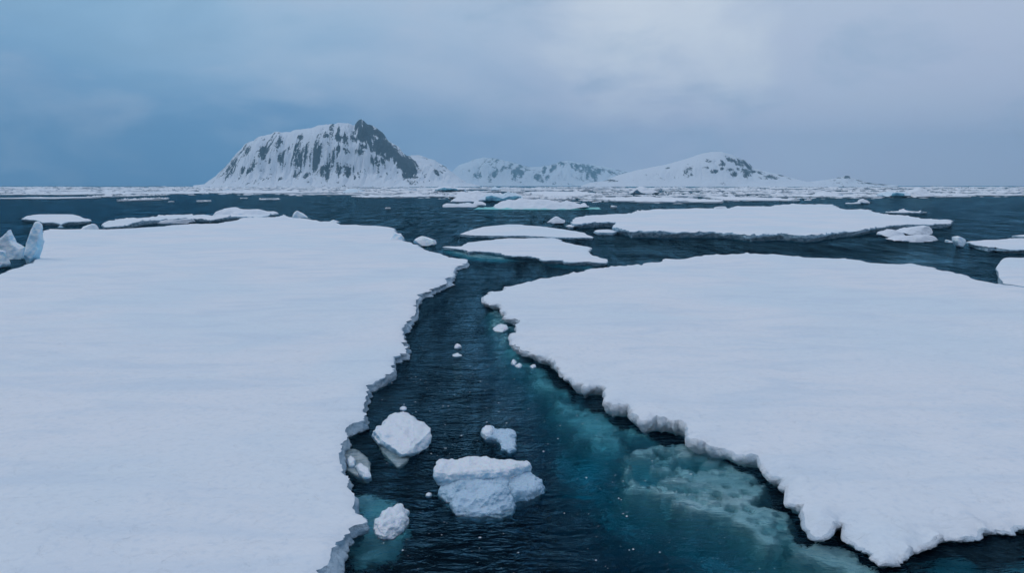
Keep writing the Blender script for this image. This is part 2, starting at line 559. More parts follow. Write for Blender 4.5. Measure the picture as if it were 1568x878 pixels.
make_floe([(1478, 369.5), (1500, 367.5), (1531, 367), (1568, 365), (1640, 362), (1700, 372), (1640, 381), (1568, 380), (1542, 380), (1528, 377), (1513, 378), (1495, 374.5)], 0.65,
          'bluish low floe touching the round snowy lump near the picture edge', 25, PROFILE_UNDERCUT,
          rough=0.006, lip=0.15, lipw=0.5, undul=0.2, uscale=0.3)
make_floe([(1549, 360.5), (1568, 358.5), (1640, 357), (1660, 361), (1568, 361.8)], 0.5,
          'thin white floe tip poking in at the picture edge, beyond the bluish low floe', 27, PROFILE_PLAIN, rough=0.004, lip=0.08, lipw=0.4)
make_floe([(1355, 324.6), (1370, 323.2), (1385, 322.6), (1400, 323.6), (1421, 324.4), (1410, 325.4), (1375, 325.2)], 0.45,
          'thin sliver of floe behind the tapering end of the wide flat floe', 29, PROFILE_PLAIN, rough=0.002, lip=0.08, lipw=0.4, hummock=1.2, uscale=0.2)


# ------------------------------------------------------------------ carved ice (fused prisms, softened and roughened)
def carve(name, prisms, voxel, mat, parent=None, rough=0.06, rscale=2.0, smooth=3, origin=(0, 0, 0), flat=False, seed=0, cuts=0, depth=(0.62, 0.9)):
    """prisms: list of rings of 3D points [bottom ring, ..., top ring] (same count per prism)"""
    bm = bmesh.new()
    for rings in prisms:
        vs = [[bm.verts.new(tuple(p)) for p in r] for r in rings]
        n = len(rings[0])
        for a, b in zip(vs, vs[1:]):
            for i in range(n):
                bm.faces.new((a[i], a[(i + 1) % n], b[(i + 1) % n], b[i]))
        bm.faces.new(vs[0][::-1]); bm.faces.new(vs[-1])
    bmesh.ops.recalc_face_normals(bm, faces=bm.faces)
    me = bpy.data.meshes.new('tmp'); bm.to_mesh(me); bm.free()
    o = bpy.data.objects.new('tmp', me); COL.objects.link(o)
    r = o.modifiers.new('r', 'REMESH'); r.mode = 'VOXEL'; r.voxel_size = voxel
    s = o.modifiers.new('s', 'SMOOTH'); s.factor = 0.5; s.iterations = smooth
    dg = bpy.context.evaluated_depsgraph_get()
    me2 = bpy.data.meshes.new_from_object(o.evaluated_get(dg))
    bpy.data.objects.remove(o); bpy.data.meshes.remove(me)
    nv = len(me2.vertices)
    co = np.empty(nv * 3); me2.vertices.foreach_get('co', co); co = co.reshape(-1, 3)
    no = np.empty(nv * 3); me2.vertices.foreach_get('normal', no); no = no.reshape(-1, 3)
    r_ = np.random.default_rng(seed * 13 + 5)
    ctr = (co.min(0) + co.max(0)) / 2
    ext = (co.max(0) - co.min(0)) / 2
    for _ in range(cuts):
        pn = r_.normal(size=3) / np.maximum(ext, 1e-3) * ext.min()
        pn[2] = pn[2] * 0.8 + 0.15
        pn /= np.linalg.norm(pn)
        pr = (co - ctr) @ pn
        lim = pr.max() * r_.uniform(*depth)
        co = co - pn * np.maximum(0, pr - lim)[:, None]
    dis = np.array([mnoise.fractal(Vector(c) * rscale + Vector((seed * 3.7, 0, 0)), 0.95, 2.1, 5) for c in co])
    rid = np.array([1 - abs(mnoise.noise(Vector(c) * rscale * 0.6 + Vector((0, seed * 1.9, 5)))) * 2 for c in co])
    co = co + no * (dis * rough + (rid - 0.5) * rough * 0.7)[:, None]
    base = np.asarray(parent.location if parent is not None else origin)
    co -= base
    me2.vertices.foreach_set('co', co.ravel())
    me2.materials.clear(); me2.materials.append(mat)
    me2.polygons.foreach_set('use_smooth', [not flat] * len(me2.polygons))
    me2.update()
    me2.name = name
    ob = bpy.data.objects.new(name, me2); COL.objects.link(ob)
    if parent is not None: ob.parent = parent
    else: ob.location = base
    return ob


def prism(px, z_out, levels):
    """outline traced at height z_out; levels: (z, scale, shift_back)"""
    P = ccw(ring_px(px, z_out))
    c = P.mean(0)
    return [[(c[0] + (p[0] - c[0]) * s, c[1] + (p[1] - c[1]) * s + sh, z) for p in P] for z, s, sh in levels]


def upright(px, D, thick, lean=0.0, taper=0.7, base=None):
    """outline traced in the vertical plane y = D, given thickness"""
    P = ccw(np.array([vp(x, y, D) for x, y in px]))
    zmin, zmax = P[:, 1].min(), P[:, 1].max()
    def ring(s):
        r = []
        for X, Z in P:
            t = (Z - zmin) / (zmax - zmin)
            r.append((X, D + s * thick / 2 * (1 - taper * t) + lean * t, Z))
        return r
    return [ring(-1), ring(1)]


def z8(pts, ox=480, oy=580, s=2.9475):
    return [(ox + x / s, oy + y / s) for x, y in pts]


# near pieces in the channel
o1 = z8([(262, 250), (310, 205), (345, 168), (400, 160), (470, 178), (462, 192), (500, 205), (540, 240), (515, 290), (450, 325), (400, 330), (340, 298), (290, 275)])
c1 = gp(616, 672); r1 = empty('ice_chunk', (*c1, 0), 'thick snow capped chunk over a pale submerged wedge, beside the left floe edge', 'ice chunk')
carve('snow_cap', [prism(o1, 0.22, [(-0.15, 0.86, 0), (0.12, 1.0, 0), (0.30, 0.93, 0), (0.42, 0.7, 0.05)])], 0.022, CHUNK, r1, 0.055, 3.6, 0, seed=1, cuts=6, depth=(0.72, 0.95))
carve('submerged_foot', [prism(z8([(275, 270), (300, 240), (440, 250), (500, 290), (440, 335), (425, 372), (385, 402), (345, 372), (310, 325)]), -0.12, [(-0.8, 0.6, 0), (-0.3, 0.95, 0), (-0.08, 1.0, 0)])], 0.05, LEDGE, r1, 0.05, 2, 2)

o2a = z8([(752, 240), (775, 215), (805, 213), (812, 230), (870, 232), (912, 232), (918, 325), (885, 335), (848, 318), (850, 290), (820, 275), (780, 272)])
c2 = gp(762, 672); r2 = empty('ice_chunk', (*c2, 0), 'small hooked greyish chunk barely above water, mid channel', 'ice chunk')
carve('ice_body', [prism(o2a, 0.05, [(-0.35, 0.85, 0), (-0.05, 1.0, 0), (0.06, 0.95, 0), (0.10, 0.8, 0)])], 0.02, BODY, r2, 0.05, 4.0, 0, seed=2, cuts=3, depth=(0.85, 0.97))
carve('snow_cap', [prism(z8([(755, 242), (775, 215), (805, 212), (815, 235), (800, 258), (775, 262)]), 0.12, [(0.0, 1.0, 0), (0.12, 0.95, 0), (0.2, 0.7, 0)])], 0.02, CHUNK, r2, 0.03, 4, 2, seed=3)

c3 = gp(745, 750); r3 = empty('ice_chunk', (*c3, 0), 'largest near chunk, flat snowy back ledge above carved bluish front, mid channel', 'ice chunk')
carve('snow_cap', [prism(z8([(540, 405), (560, 380), (680, 374), (750, 366), (850, 378), (985, 388), (980, 402), (900, 416), (840, 432), (760, 440), (680, 446), (600, 440), (550, 432)]), 0.42,
                         [(0.10, 0.92, -0.03), (0.32, 1.0, 0), (0.46, 0.97, 0), (0.52, 0.86, 0.02)])], 0.022, CHUNK, r3, 0.07, 3.4, 0, seed=4, cuts=3, depth=(0.92, 0.99))
carve('ice_body', [prism(z8([(560, 450), (600, 425), (760, 420), (880, 440), (900, 480), (895, 530), (905, 590), (850, 605), (750, 610), (640, 600), (622, 562), (640, 545), (600, 540), (570, 510)]), 0.1,
                         [(-0.45, 0.88, 0), (-0.05, 1.0, 0), (0.10, 0.96, 0.02), (0.26, 0.72, 0.12), (0.36, 0.5, 0.2)]),
                   prism(z8([(890, 435), (930, 415), (1000, 440), (1045, 465), (1030, 490), (1040, 505), (960, 545), (905, 550), (870, 500)]), 0.08,
                         [(-0.4, 0.85, 0), (0.0, 1.0, 0), (0.14, 0.9, 0.02), (0.26, 0.5, 0.05)]),
                   prism(z8([(680, 540), (760, 500), (830, 480), (890, 490), (880, 545), (840, 570), (760, 580), (690, 575)]), 0.2,
                         [(0.0, 1.0, 0), (0.2, 0.9, 0.03), (0.34, 0.55, 0.12)])], 0.022, BODY, r3, 0.11, 2.0, 0, seed=5, cuts=3, depth=(0.85, 0.97))

c4 = gp(543, 712); r4 = empty('ice_chunk', (*c4, 0), 'mostly sunken chunk with two pale knobs tucked against the left floe', 'ice chunk')
carve('submerged_foot', [prism(z8([(105, 360), (150, 312), (185, 315), (240, 355), (262, 400), (258, 455), (240, 465), (190, 440), (150, 420), (115, 395)]), -0.12, [(-0.6, 0.7, 0), (-0.25, 1.0, 0), (-0.06, 0.92, 0)])], 0.04, LEDGE, r4, 0.06, 2.5, 2)
for nm, pp in (('ice_knob', [(148, 370), (165, 355), (190, 368), (185, 390), (160, 395)]), ('ice_knob', [(188, 395), (210, 385), (255, 410), (262, 440), (235, 445), (200, 425)])):
    carve(nm, [prism(z8(pp), 0.07, [(-0.2, 1.0, 0), (0.05, 1.0, 0), (0.14, 0.7, 0)])], 0.025, CHUNK, r4, 0.03, 4, 2, seed=6)

c5 = gp(597, 800); r5 = empty('ice_chunk', (*c5, 0), 'lumpy white block riding a sunken grey ice plate, close to the left floe', 'ice chunk')
carve('snow_cap', [prism(z8([(272, 665), (300, 625), (330, 598), (390, 580), (420, 590), (425, 630), (405, 660), (365, 695), (315, 705), (280, 690)]), 0.16,
                         [(-0.15, 0.9, 0), (0.1, 1.0, 0), (0.24, 0.85, 0.02), (0.33, 0.5, 0.05)])], 0.02, CHUNK, r5, 0.08, 4.0, 0, seed=7, cuts=5, depth=(0.75, 0.95))
carve('submerged_foot', [prism(z8([(100, 740), (160, 690), (205, 620), (200, 545), (260, 540), (310, 545), (330, 565), (390, 575), (425, 640), (410, 715), (405, 755), (350, 785), (220, 820), (180, 800)]), -0.8,
                               [(-1.5, 0.8, 0), (-1.1, 1.0, 0), (-0.8, 0.98, 0)])], 0.05, LEDGE, r5, 0.22, 1.6, 1, seed=9)

frag = [((754, 503), (766, 496), (776, 498), (779, 503), (770, 508), (758, 507), 0.10, 'flat white cake floating over the pale shallows beside the right floe'),
        ((695, 531), (699, 527), (704, 528), (707, 531), (701, 533), (697, 533), 0.09, 'round crumb, farther of the two tiny lumps mid channel'),
        ((692, 544), (700, 541), (706, 543), (708, 545), (700, 546), (695, 546), 0.05, 'flat crumb, nearer of the two tiny lumps mid channel'),
        ((782, 555), (786, 551), (791, 553), (792, 556), (788, 559), (784, 558), 0.10, 'upper crumb of a trio lying beside the right floe lip'),
        ((788, 560), (795, 557), (799, 559), (800, 561), (795, 563), (790, 562), 0.07, 'middle crumb of a trio lying beside the right floe lip'),
        ((811, 561), (816, 558), (820, 560), (821, 562), (816, 564), (813, 563), 0.07, 'lower outer crumb of a trio lying beside the right floe lip'),
        ((651, 758), (655, 755), (660, 756), (661, 759), (657, 761), (653, 760), 0.05, 'lone greenish crumb between the sunken plate and the largest chunk'),
        ((612, 625), (616, 622), (622, 624), (623, 627), (618, 629), (613, 628), 0.05, 'lone crumb just behind the snow capped chunk with a submerged wedge')]
for i, f in enumerate(frag):
    pp, h, lab = f[:-2], f[-2], f[-1]
    P = ring_px(pp, h * 0.5)
    ob = carve('ice_fragment', [prism(pp, h * 0.5, [(-0.08, 0.9, 0), (0.0, 1.0, 0), (h * 0.7, 0.9, 0), (h * 1.2, 0.5, 0)])], 0.025, CHUNK, None, 0.03, 5, 1, origin=(*P.mean(0), 0), seed=20 + i)
    tag(ob, lab, 'ice fragment')

# raised pieces on the rim of the vast floe and behind it
def up_thing(name, label, parts, voxel, rough, rscale, mat=BERG, cat='ice block', seed=0, group=None):
    """parts: list of (part_name or None, [uprights...], mat)"""
    allp = np.array([p for _, ups, *_ in parts for u in ups for r in u for p in r])
    loc = (allp[:, 0].mean(), allp[:, 1].mean(), 0)
    if len(parts) == 1:
        ob = carve(name, parts[0][1], voxel, parts[0][2] if len(parts[0]) > 2 else mat, None, rough, rscale, 1, origin=loc, seed=seed, cuts=10, depth=(0.72, 0.97))
        return tag(ob, label, cat, group)
    root = empty(name, loc, label, cat, group)
    for pn, ups, *m in parts:
        carve(pn, ups, voxel, m[0] if m else mat, root, rough, rscale, 1, seed=seed, cuts=10, depth=(0.72, 0.97))
    return root


def c1px(pts):   # enlarged crop of the left shore
    return [(x / 3.92, 260 + y / 3.92) for x, y in pts]


def c5px(pts):
    return [(580 + x / 4.126, 280 + y / 4.126) for x, y in pts]


def c7px(pts):
    return [(1228 + x / 4.391, 260 + y / 4.391) for x, y in pts]


def c8px(pts):
    return [(300 + x / 4.6118, 270 + y / 4.6118) for x, y in pts]


def dist_at(py):
    return gp(784, py)[1]


up_thing('ice_slab', 'tall bluish slab standing on end at the left floe corner',
         [(None, [upright(c1px([(160, 590), (165, 440), (180, 370), (205, 318), (222, 314), (242, 345), (243, 400), (240, 480), (215, 530), (180, 590)]), dist_at(404), 1.6, 0.3, 0.6)])], 0.10, 0.16, 0.9, PALE, seed=31)
up_thing('ice_pinnacle', 'sharp pointed ice horn rising beside the tall standing slab',
         [('ice_horn', [upright(c1px([(-30, 560), (-30, 430), (5, 415), (35, 385), (50, 362), (60, 400), (80, 440), (125, 470), (165, 462), (165, 560)]), dist_at(396), 1.8, 0.2, 0.6)], PALE),
          ('ice_knob', [upright(c1px([(-40, 600), (-40, 480), (10, 484), (36, 492), (38, 540), (46, 570), (30, 600)]), dist_at(409), 1.5, 0.2, 0.5)], PALE)], 0.10, 0.14, 1.0, seed=32)
up_thing('ice_block', 'wedge of ice standing on the back rim of the vast left floe',
         [(None, [upright(c8px([(685, 310), (695, 260), (715, 243), (745, 262), (800, 300), (810, 318)]), 172, 2.5, 0.2, 0.6)])], 0.2, 0.25, 0.5, PALE, seed=33)
up_thing('ice_block', 'low flat topped lump on the back rim of the vast left floe',
         [(None, [upright(c8px([(930, 350), (945, 318), (965, 308), (1010, 325), (1025, 350)]), 152, 2.5, 0.2, 0.6)])], 0.2, 0.2, 0.5, PALE, seed=34)
up_thing('ice_block', 'small blue block peeping over the vast left floe, beside the short white floe',
         [(None, [upright(c1px([(485, 375), (500, 345), (530, 333), (568, 327), (578, 350), (580, 375)]), dist_at(354), 2.0, 0.2, 0.5)])], 0.15, 0.18, 0.7, PALE, seed=35)
up_thing('ice_block', 'white angular block afloat off the right corner of the vast left floe',
         [(None, [upright(c5px([(218, 378), (232, 350), (268, 335), (320, 352), (345, 358), (372, 384), (330, 400), (270, 396)]), dist_at(376), 2.2, 0.2, 0.5)])], 0.12, 0.12, 0.8, PALE, seed=36)
up_thing('ice_block', 'broken ledge of ice leaning on the right corner of the vast left floe',
         [(None, [upright(c5px([(65, 385), (75, 345), (85, 312), (140, 322), (160, 362), (158, 385)]), dist_at(371), 1.6, 0.2, 0.5)])], 0.12, 0.12, 0.8, PALE, seed=37)
up_thing('ice_block', 'humped snowy boss crowning the far end of the long narrow floe',
         [(None, [upright(c8px([(-30, 318), (0, 270), (60, 272), (110, 285), (150, 255), (180, 240), (240, 222), (280, 218), (320, 232), (440, 238), (560, 258), (565, 272), (440, 283), (330, 278), (240, 298), (160, 310), (80, 322)]), 178, 6.0, 0.8, 0.7)])], 0.28, 0.3, 0.4, BERG, seed=38)
up_thing('ice_block', 'blue ice shelf wedged under the middle of the long narrow floe',
         [(None, [upright(c1px([(890, 345), (930, 318), (1000, 300), (1080, 300), (1160, 290), (1165, 318), (1000, 340)]), 146, 3.0, 0.2, 0.6)])], 0.2, 0.2, 0.5, BERG, seed=39)

# right hand pieces
up_thing('ice_block', 'cluster of tilted blue plates at the front of the wide flat floe',
         [('ice_plate', [upright(c7px([(525, 440), (535, 418), (570, 402), (640, 418), (690, 440), (620, 460), (560, 462)]), dist_at(367), 3, 0.3, 0.5)], BERG),
          ('ice_plate', [upright(c7px([(640, 420), (700, 395), (800, 385), (860, 372), (862, 405), (850, 430), (760, 445), (690, 440)]), dist_at(364), 3, 0.3, 0.5)], BERG),
          ('ice_plate', [upright(c7px([(590, 470), (660, 446), (760, 445), (830, 435), (905, 462), (830, 482), (700, 485)]), dist_at(370), 3, 0.3, 0.5)], BERG)], 0.14, 0.16, 0.7, seed=41)
up_thing('ice_block', 'round snowy lump at the tip of the bluish low floe',
         [(None, [upright(c7px([(1020, 480), (1030, 455), (1060, 447), (1085, 460), (1095, 485), (1080, 518), (1045, 522), (1030, 500)]), dist_at(378), 1.4, 0.1, 0.3)])], 0.1, 0.12, 0.9, PALE, seed=42)
up_thing('ice_block', 'tiny lump afloat left of the round snowy lump',
         [(None, [upright(c7px([(965, 490), (975, 470), (1000, 478), (1005, 490)]), dist_at(372), 1.0, 0.1, 0.3)])], 0.08, 0.06, 0.9, PALE, seed=43)
up_thing('ice_block', 'white peaked berg bit on a thin raft, beyond the wide flat floe',
         [('ice_peak', [upright(c7px([(375, 228), (382, 205), (405, 193), (435, 205), (448, 228)]), dist_at(312), 4, 0.3, 0.6)], BERG),
          ('ice_raft', [upright(c7px([(295, 232), (300, 222), (340, 224), (378, 222), (380, 232)]), dist_at(312), 5, 0.1, 0.3)], BERG)], 0.3, 0.3, 0.4, seed=44)
up_thing('ice_block', 'pointed lump at the left tip of the wide flat floe',
         [(None, [upright(c5px([(1060, 250), (1085, 232), (1120, 215), (1150, 232), (1180, 240), (1185, 262), (1120, 262)]), dist_at(343.5), 3, 0.2, 0.5)])], 0.2, 0.2, 0.5, BERG, seed=45)
up_thing('ice_block', 'small white lump between the pack ice and the wide flat floe',
         [(None, [upright([(1092, 321), (1095, 318), (1103, 316), (1111, 316.5), (1113, 321)], dist_at(320.5), 3, 0.2, 0.5)])], 0.25, 0.2, 0.5, BERG, seed=46)

# bergs in the middle distance
def c3px(pts):
    return [(660 + x / 4.6118, 200 + y / 4.6118) for x, y in pts]


D = dist_at(319.5)
up_thing('iceberg', 'jagged white berg with green foot, foremost in front of the pale hazy ridge',
         [('ice_crest', [upright(c3px([(440, 560), (450, 528), (500, 505), (540, 490), (600, 492), (640, 480), (700, 490), (760, 485), (850, 500), (900, 505), (960, 498), (1000, 512), (1040, 515), (1060, 528), (1080, 510), (1092, 535), (1100, 560)]), D, 18, 1.0, 0.75)], BERG),
          ('ice_foot', [[[(X * s, Y + dy, z) for X, Y in [(-13.2, D - 9), (-5, D - 11), (10, D - 11.5), (22, D - 10.5), (30, D - 8.5), (31, D + 6), (-12, D + 6)]] for z, s, dy in ((-0.6, 1, 0), (0.12, 1, 0))]], FOOT)], 0.4, 0.45, 0.33, seed=51)
D = dist_at(317)
up_thing('iceberg', 'low blue grey berg left of the jagged white berg',
         [(None, [upright(c3px([(80, 545), (90, 525), (130, 515), (190, 520), (260, 510), (300, 522), (310, 505), (380, 505), (390, 520), (330, 530), (330, 545)]), D, 8, 0.5, 0.6)])], 0.35, 0.35, 0.4, BERG, seed=52)
D = dist_at(308.5)
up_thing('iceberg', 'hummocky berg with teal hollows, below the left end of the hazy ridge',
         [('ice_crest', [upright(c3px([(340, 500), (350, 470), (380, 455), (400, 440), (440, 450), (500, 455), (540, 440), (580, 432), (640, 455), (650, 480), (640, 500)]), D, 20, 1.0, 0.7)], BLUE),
          ('hollow_shade_slab', [upright(c3px([(395, 497), (392, 462), (415, 452), (440, 462), (500, 478), (560, 466), (600, 452), (640, 462), (635, 480), (590, 490), (520, 498)]), D - 9, 4, 0.3, 0.5)], HOLLOW_SHADE),  # solid slab before the crest, painted dark as a shaded recess
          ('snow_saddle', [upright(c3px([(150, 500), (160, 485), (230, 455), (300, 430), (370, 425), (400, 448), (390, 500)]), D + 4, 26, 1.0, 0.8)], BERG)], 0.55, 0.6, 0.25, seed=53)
D = dist_at(306)
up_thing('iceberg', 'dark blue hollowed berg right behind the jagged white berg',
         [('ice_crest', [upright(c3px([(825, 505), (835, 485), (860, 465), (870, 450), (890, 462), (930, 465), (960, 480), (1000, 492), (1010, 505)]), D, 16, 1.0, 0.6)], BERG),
          ('hollow_shade_slab', [upright(c3px([(828, 505), (838, 484), (862, 470), (900, 468), (940, 474), (965, 486), (985, 498), (980, 505)]), D - 8, 4, 0.3, 0.5)], HOLLOW_SHADE)], 0.5, 0.6, 0.25, BLUE, seed=54)
D = dist_at(299)
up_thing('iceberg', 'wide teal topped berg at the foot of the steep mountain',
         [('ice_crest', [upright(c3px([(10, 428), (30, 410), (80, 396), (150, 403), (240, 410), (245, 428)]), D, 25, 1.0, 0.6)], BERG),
          ('hollow_shade_slab', [upright(c3px([(15, 425), (40, 412), (85, 402), (140, 408), (180, 414), (190, 424)]), D - 13, 5, 0.3, 0.5)], HOLLOW_SHADE)], 0.7, 0.8, 0.2, BLUE, seed=55)
D = dist_at(305)
up_thing('iceberg', 'pale blue rounded berg among pack ice, left of the hummocky berg',
         [(None, [upright(c3px([(120, 478), (165, 468), (180, 448), (215, 435), (260, 440), (285, 460), (290, 478)]), D, 22, 1.0, 0.7)])], 0.6, 0.6, 0.2, BERG, seed=56)
D = dist_at(299)
up_thing('iceberg', 'small dark blue knob rising behind the hummocky berg',
         [(None, [upright(c3px([(420, 425), (430, 408), (445, 397), (465, 402), (490, 415), (495, 425)]), D, 14, 1.0, 0.6)])], 0.6, 0.5, 0.25, BLUE, seed=57)
D = dist_at(302.5)
up_thing('iceberg', 'turquoise faced berg in the right hand pack ice, beyond the peaked berg bit',
         [('ice_crest', [upright(c7px([(520, 178), (535, 155), (560, 150), (600, 150), (650, 152), (690, 160), (700, 178)]), D, 20, 1.0, 0.5)], BLUE),
          ('hollow_shade_slab', [upright(c7px([(605, 178), (610, 158), (640, 154), (685, 162), (688, 178)]), D - 10, 4, 0.3, 0.5)], HOLLOW_SHADE),
          ('snow_saddle', [upright(c7px([(690, 185), (700, 158), (740, 140), (780, 118), (800, 130), (830, 150), (840, 185)]), D + 6, 24, 1.0, 0.7)], BERG)], 0.6, 0.6, 0.25, seed=58)
D = dist_at(301)
up_thing('iceberg', 'low blue berg in the pack ice below the right end of the snowy hill',
         [(None, [upright(c7px([(100, 175), (130, 155), (160, 142), (190, 155), (240, 168), (245, 178)]), D, 20, 1.0, 0.6)])], 0.6, 0.6, 0.25, BERG, seed=59)
D = dist_at(297)
up_thing('iceberg', 'humped white berg in the pack ice below the middle of the snowy hill',
         [(None, [upright([(966, 297), (972, 290), (980, 286.5), (988, 288), (1000, 292), (1008, 297)], D, 30, 1.0, 0.7)])], 0.8, 0.9, 0.2, BERG, seed=60)
D = dist_at(296)
up_thing('iceberg', 'teal fronted berg in the pack ice, straight below the steep mountain',
         [(None, [upright([(526, 297), (530, 291.5), (538, 289), (550, 290.5), (556, 293), (558, 297)], D, 25, 1.0, 0.6)])], 0.8, 0.8, 0.2, BLUE, seed=61)
D = dist_at(294)
up_thing('iceberg', 'blue hummock in the pack ice at the far left, below the open horizon',
         [(None, [upright([(46, 294), (50, 290.5), (58, 288.5), (64, 290), (70, 294)], D, 25, 1.0, 0.6)])], 0.8, 0.8, 0.2, BERG, seed=62)

# ------------------------------------------------------------------ pack ice
def wander(n, seed, irr=0.35):
    a = np.linspace(0, 2 * np.pi, n, endpoint=False)
    r = 1 + irr * fbm(np.cos(a) * 1.3 + 5, np.sin(a) * 1.3 + 5, seed, 4, 0.6) * 1.6
    return np.stack([np.cos(a) * r, np.sin(a) * r], 1)


placed = []


def pack_floe(cx, cy, rx, ry, fb, seed, label, group=None, hum=0.0, name='ice_floe'):
    P = wander(46, seed) * [rx, ry] + [cx, cy]
    top, wall, _ = floe_geometry(P, fb, seed, PROFILE_PLAIN, rough=0.0, lip=fb * 0.15, lipw=max(0.04 * min(rx, ry), 0.6), undul=0.18 * fb, uscale=3.0 / rx, hummock=hum,
                                 wall_noise=0.1, k=10.0, grid=0.0, gmin=max(min(rx, ry) / 7, 0.5), edge_rise=hum * 0.8)
    nt = len(top[0])
    V = np.concatenate([top[0], wall[0]])
    F = list(top[1]) + [tuple(i + nt for i in f) for f in wall[1]]
    ob = mesh_obj(name, V, F, PACK, None, True, (cx, cy, 0))
    placed.append((cx, cy, rx, ry))
    return tag(ob, label, 'ice floe', group)


PACK = mat_berg('pack ice', (0.30, 0.55, 0.70), (0.82, 0.84, 0.86), -0.6, 0.25, 0.12, 0.3)

# drifting floes in the open lead in front of the pack
for x0, x1, y0, y1, hum, lab in [
    (13, 135, 301.8, 305.2, 0.6, 'long thin floe in open water at the far left, in front of the pack ice'),
    (171, 209, 298.2, 302.8, 1.6, 'small humped floe just off the pack ice, left of the steep mountain'),
    (212, 232, 304, 308.5, 1.8, 'stubby floe alone in the dark lead, left of the steep mountain'),
    (258, 266, 308.5, 309.8, 0.5, 'speck of a floe in the lead below the left foot of the steep mountain'),
    (303, 320, 307, 309.6, 0.6, 'thin sliver of floe in the lead under the left foot of the steep mountain'),
    (400, 428, 304.2, 306.8, 0.9, 'small bright floe in the dark lead in front of the steep mountain'),
    (368, 378, 303.2, 305, 0.6, 'tiny floe left of the small bright floe in the lead'),
    (591, 598, 318.8, 320, 0.4, 'tiny white cake in the open water left of the low blue grey berg'),
    (935, 944, 316.2, 317.4, 0.4, 'tiny white cake right of the jagged white berg'),
]:
    a, b = gp(x0, (y0 + y1) / 2, 0.3), gp(x1, (y0 + y1) / 2, 0.3)
    n_, f_ = gp(x0, y1, 0)[1], gp(x0, y0, 0.6)[1]
    pack_floe((a[0] + b[0]) / 2, (n_ + f_) / 2, abs(b[0] - a[0]) / 2, max((f_ - n_) / 2, 1.0), 0.55, int(x0 * 7 + y0), lab, None, hum)

# larger recognisable floes along the front of the pack
for x0, x1, y0, y1, hum, lab in [
    (0, 130, 296.5, 299.2, 0.8, 'broad floe at the front of the pack ice, far left'),
    (172, 345, 293.5, 298.2, 0.9, 'wide white floe fronting the pack ice, left of the steep mountain'),
    (352, 490, 291.5, 296.6, 0.5, 'smooth white floe fronting the pack ice, below the left half of the steep mountain'),
    (440, 552, 297.2, 299.0, 0.8, 'thin floe edge fronting the pack ice, below the rocky summit'),
    (556, 688, 299.0, 303.4, 0.9, 'wide floe fronting the pack ice, below the right shoulder of the steep mountain'),
    (800, 905, 293.5, 300.8, 0.8, 'smooth white floe behind the dark blue hollowed berg'),
    (905, 1080, 303.0, 311.6, 1.2, 'wide rough floe at the pack front, below the left slope of the snowy hill'),
    (1082, 1190, 301.5, 308.8, 0.4, 'smooth bright floe at the pack front, below the summit of the snowy hill'),
    (1192, 1300, 298.0, 303.2, 1.0, 'rough floe at the pack front, below the low islet'),
    (1302, 1430, 297.5, 302.6, 1.0, 'floe along the right hand pack front, around the turquoise faced berg'),
    (1432, 1562, 296.8, 300.6, 0.8, 'rightmost floe of the pack ice, tapering out into dark water'),
]:
    ym = (y0 + y1) / 2
    n_, f_ = gp(784, y1, 0)[1], gp(784, y0, 0.6)[1]
    cy = (n_ + f_) / 2
    xa, xb = (x0 - 784) / FPX * cy, (x1 - 784) / FPX * cy
    pack_floe((xa + xb) / 2, cy, abs(xb - xa) / 2, max((f_ - n_) / 2, 2.0), 0.75, int(x0 * 3 + y0), lab, None, hum)

# the crowd of pack floes
LOW = np.array([[-260, 296], [0, 296.5], [130, 297.5], [175, 297], [330, 297], [352, 297], [560, 298], [690, 303], [830, 308], [940, 309], [1075, 310.5], [1190, 307], [1270, 302], [1450, 301.5], [1560, 298], [1600, 294], [1800, 290]])
regions = [(-400, 170, 'floe of the thin pack ice band at the far left, below the open horizon', 'pack floes at the far left'),
           (170, 330, 'floe of the pack ice just left of the steep mountain', 'pack floes left of the mountain'),
           (330, 520, 'floe of the pack ice below the left half of the steep mountain', 'pack floes below the gullied slopes'),
           (520, 700, 'floe of the pack ice below the right half of the steep mountain', 'pack floes below the rocky summit'),
           (700, 940, 'floe of the pack ice below the pale hazy ridge', 'pack floes below the hazy ridge'),
           (940, 1230, 'floe of the pack ice below the snowy hill', 'pack floes below the snowy hill'),
           (1230, 1370, 'floe of the pack ice below the low islet', 'pack floes below the islet'),
           (1370, 2000, 'floe of the pack ice at the far right, below the open horizon', 'pack floes at the far right')]
count = 0
tries = 0
while count < 262 and tries < 30000:
    tries += 1
    px = random.uniform(-40, 1585)
    lowy = np.interp(px, LOW[:, 0], LOW[:, 1])
    u = random.random() ** 0.85
    py = 286.6 + (lowy - 0.6 - 286.6) * u
    if px > 1480 and py < 290: continue
    c = gp(px, py, 0)
    dd = c[1]
    r = min(max(dd * random.choice([0.010, 0.018, 0.03, 0.045, 0.07]) * random.uniform(0.7, 1.3), 4), 190)
    rx, ry = r * random.uniform(0.9, 1.7), r * random.uniform(0.6, 1.1)
    if any(((c[0] - q[0]) / (rx + q[2]) * 1.0) ** 2 + ((c[1] - q[1]) / (ry + q[3]) * 1.0) ** 2 < 1 for q in placed):
        continue
    hum = random.choice([0, 0.6, 1.4, 2.4, 3.8]) * min(1.6, 0.7 + dd / 2500)
    for a, b, lab, grp in regions:
        if a <= px < b:
            pack_floe(c[0], c[1], rx, ry, random.uniform(0.7, 1.4) * min(1.8, 0.8 + dd / 2500), 1000 + count, lab, grp, hum)
    count += 1
print('pack floes', count, tries)
V, F = [], []
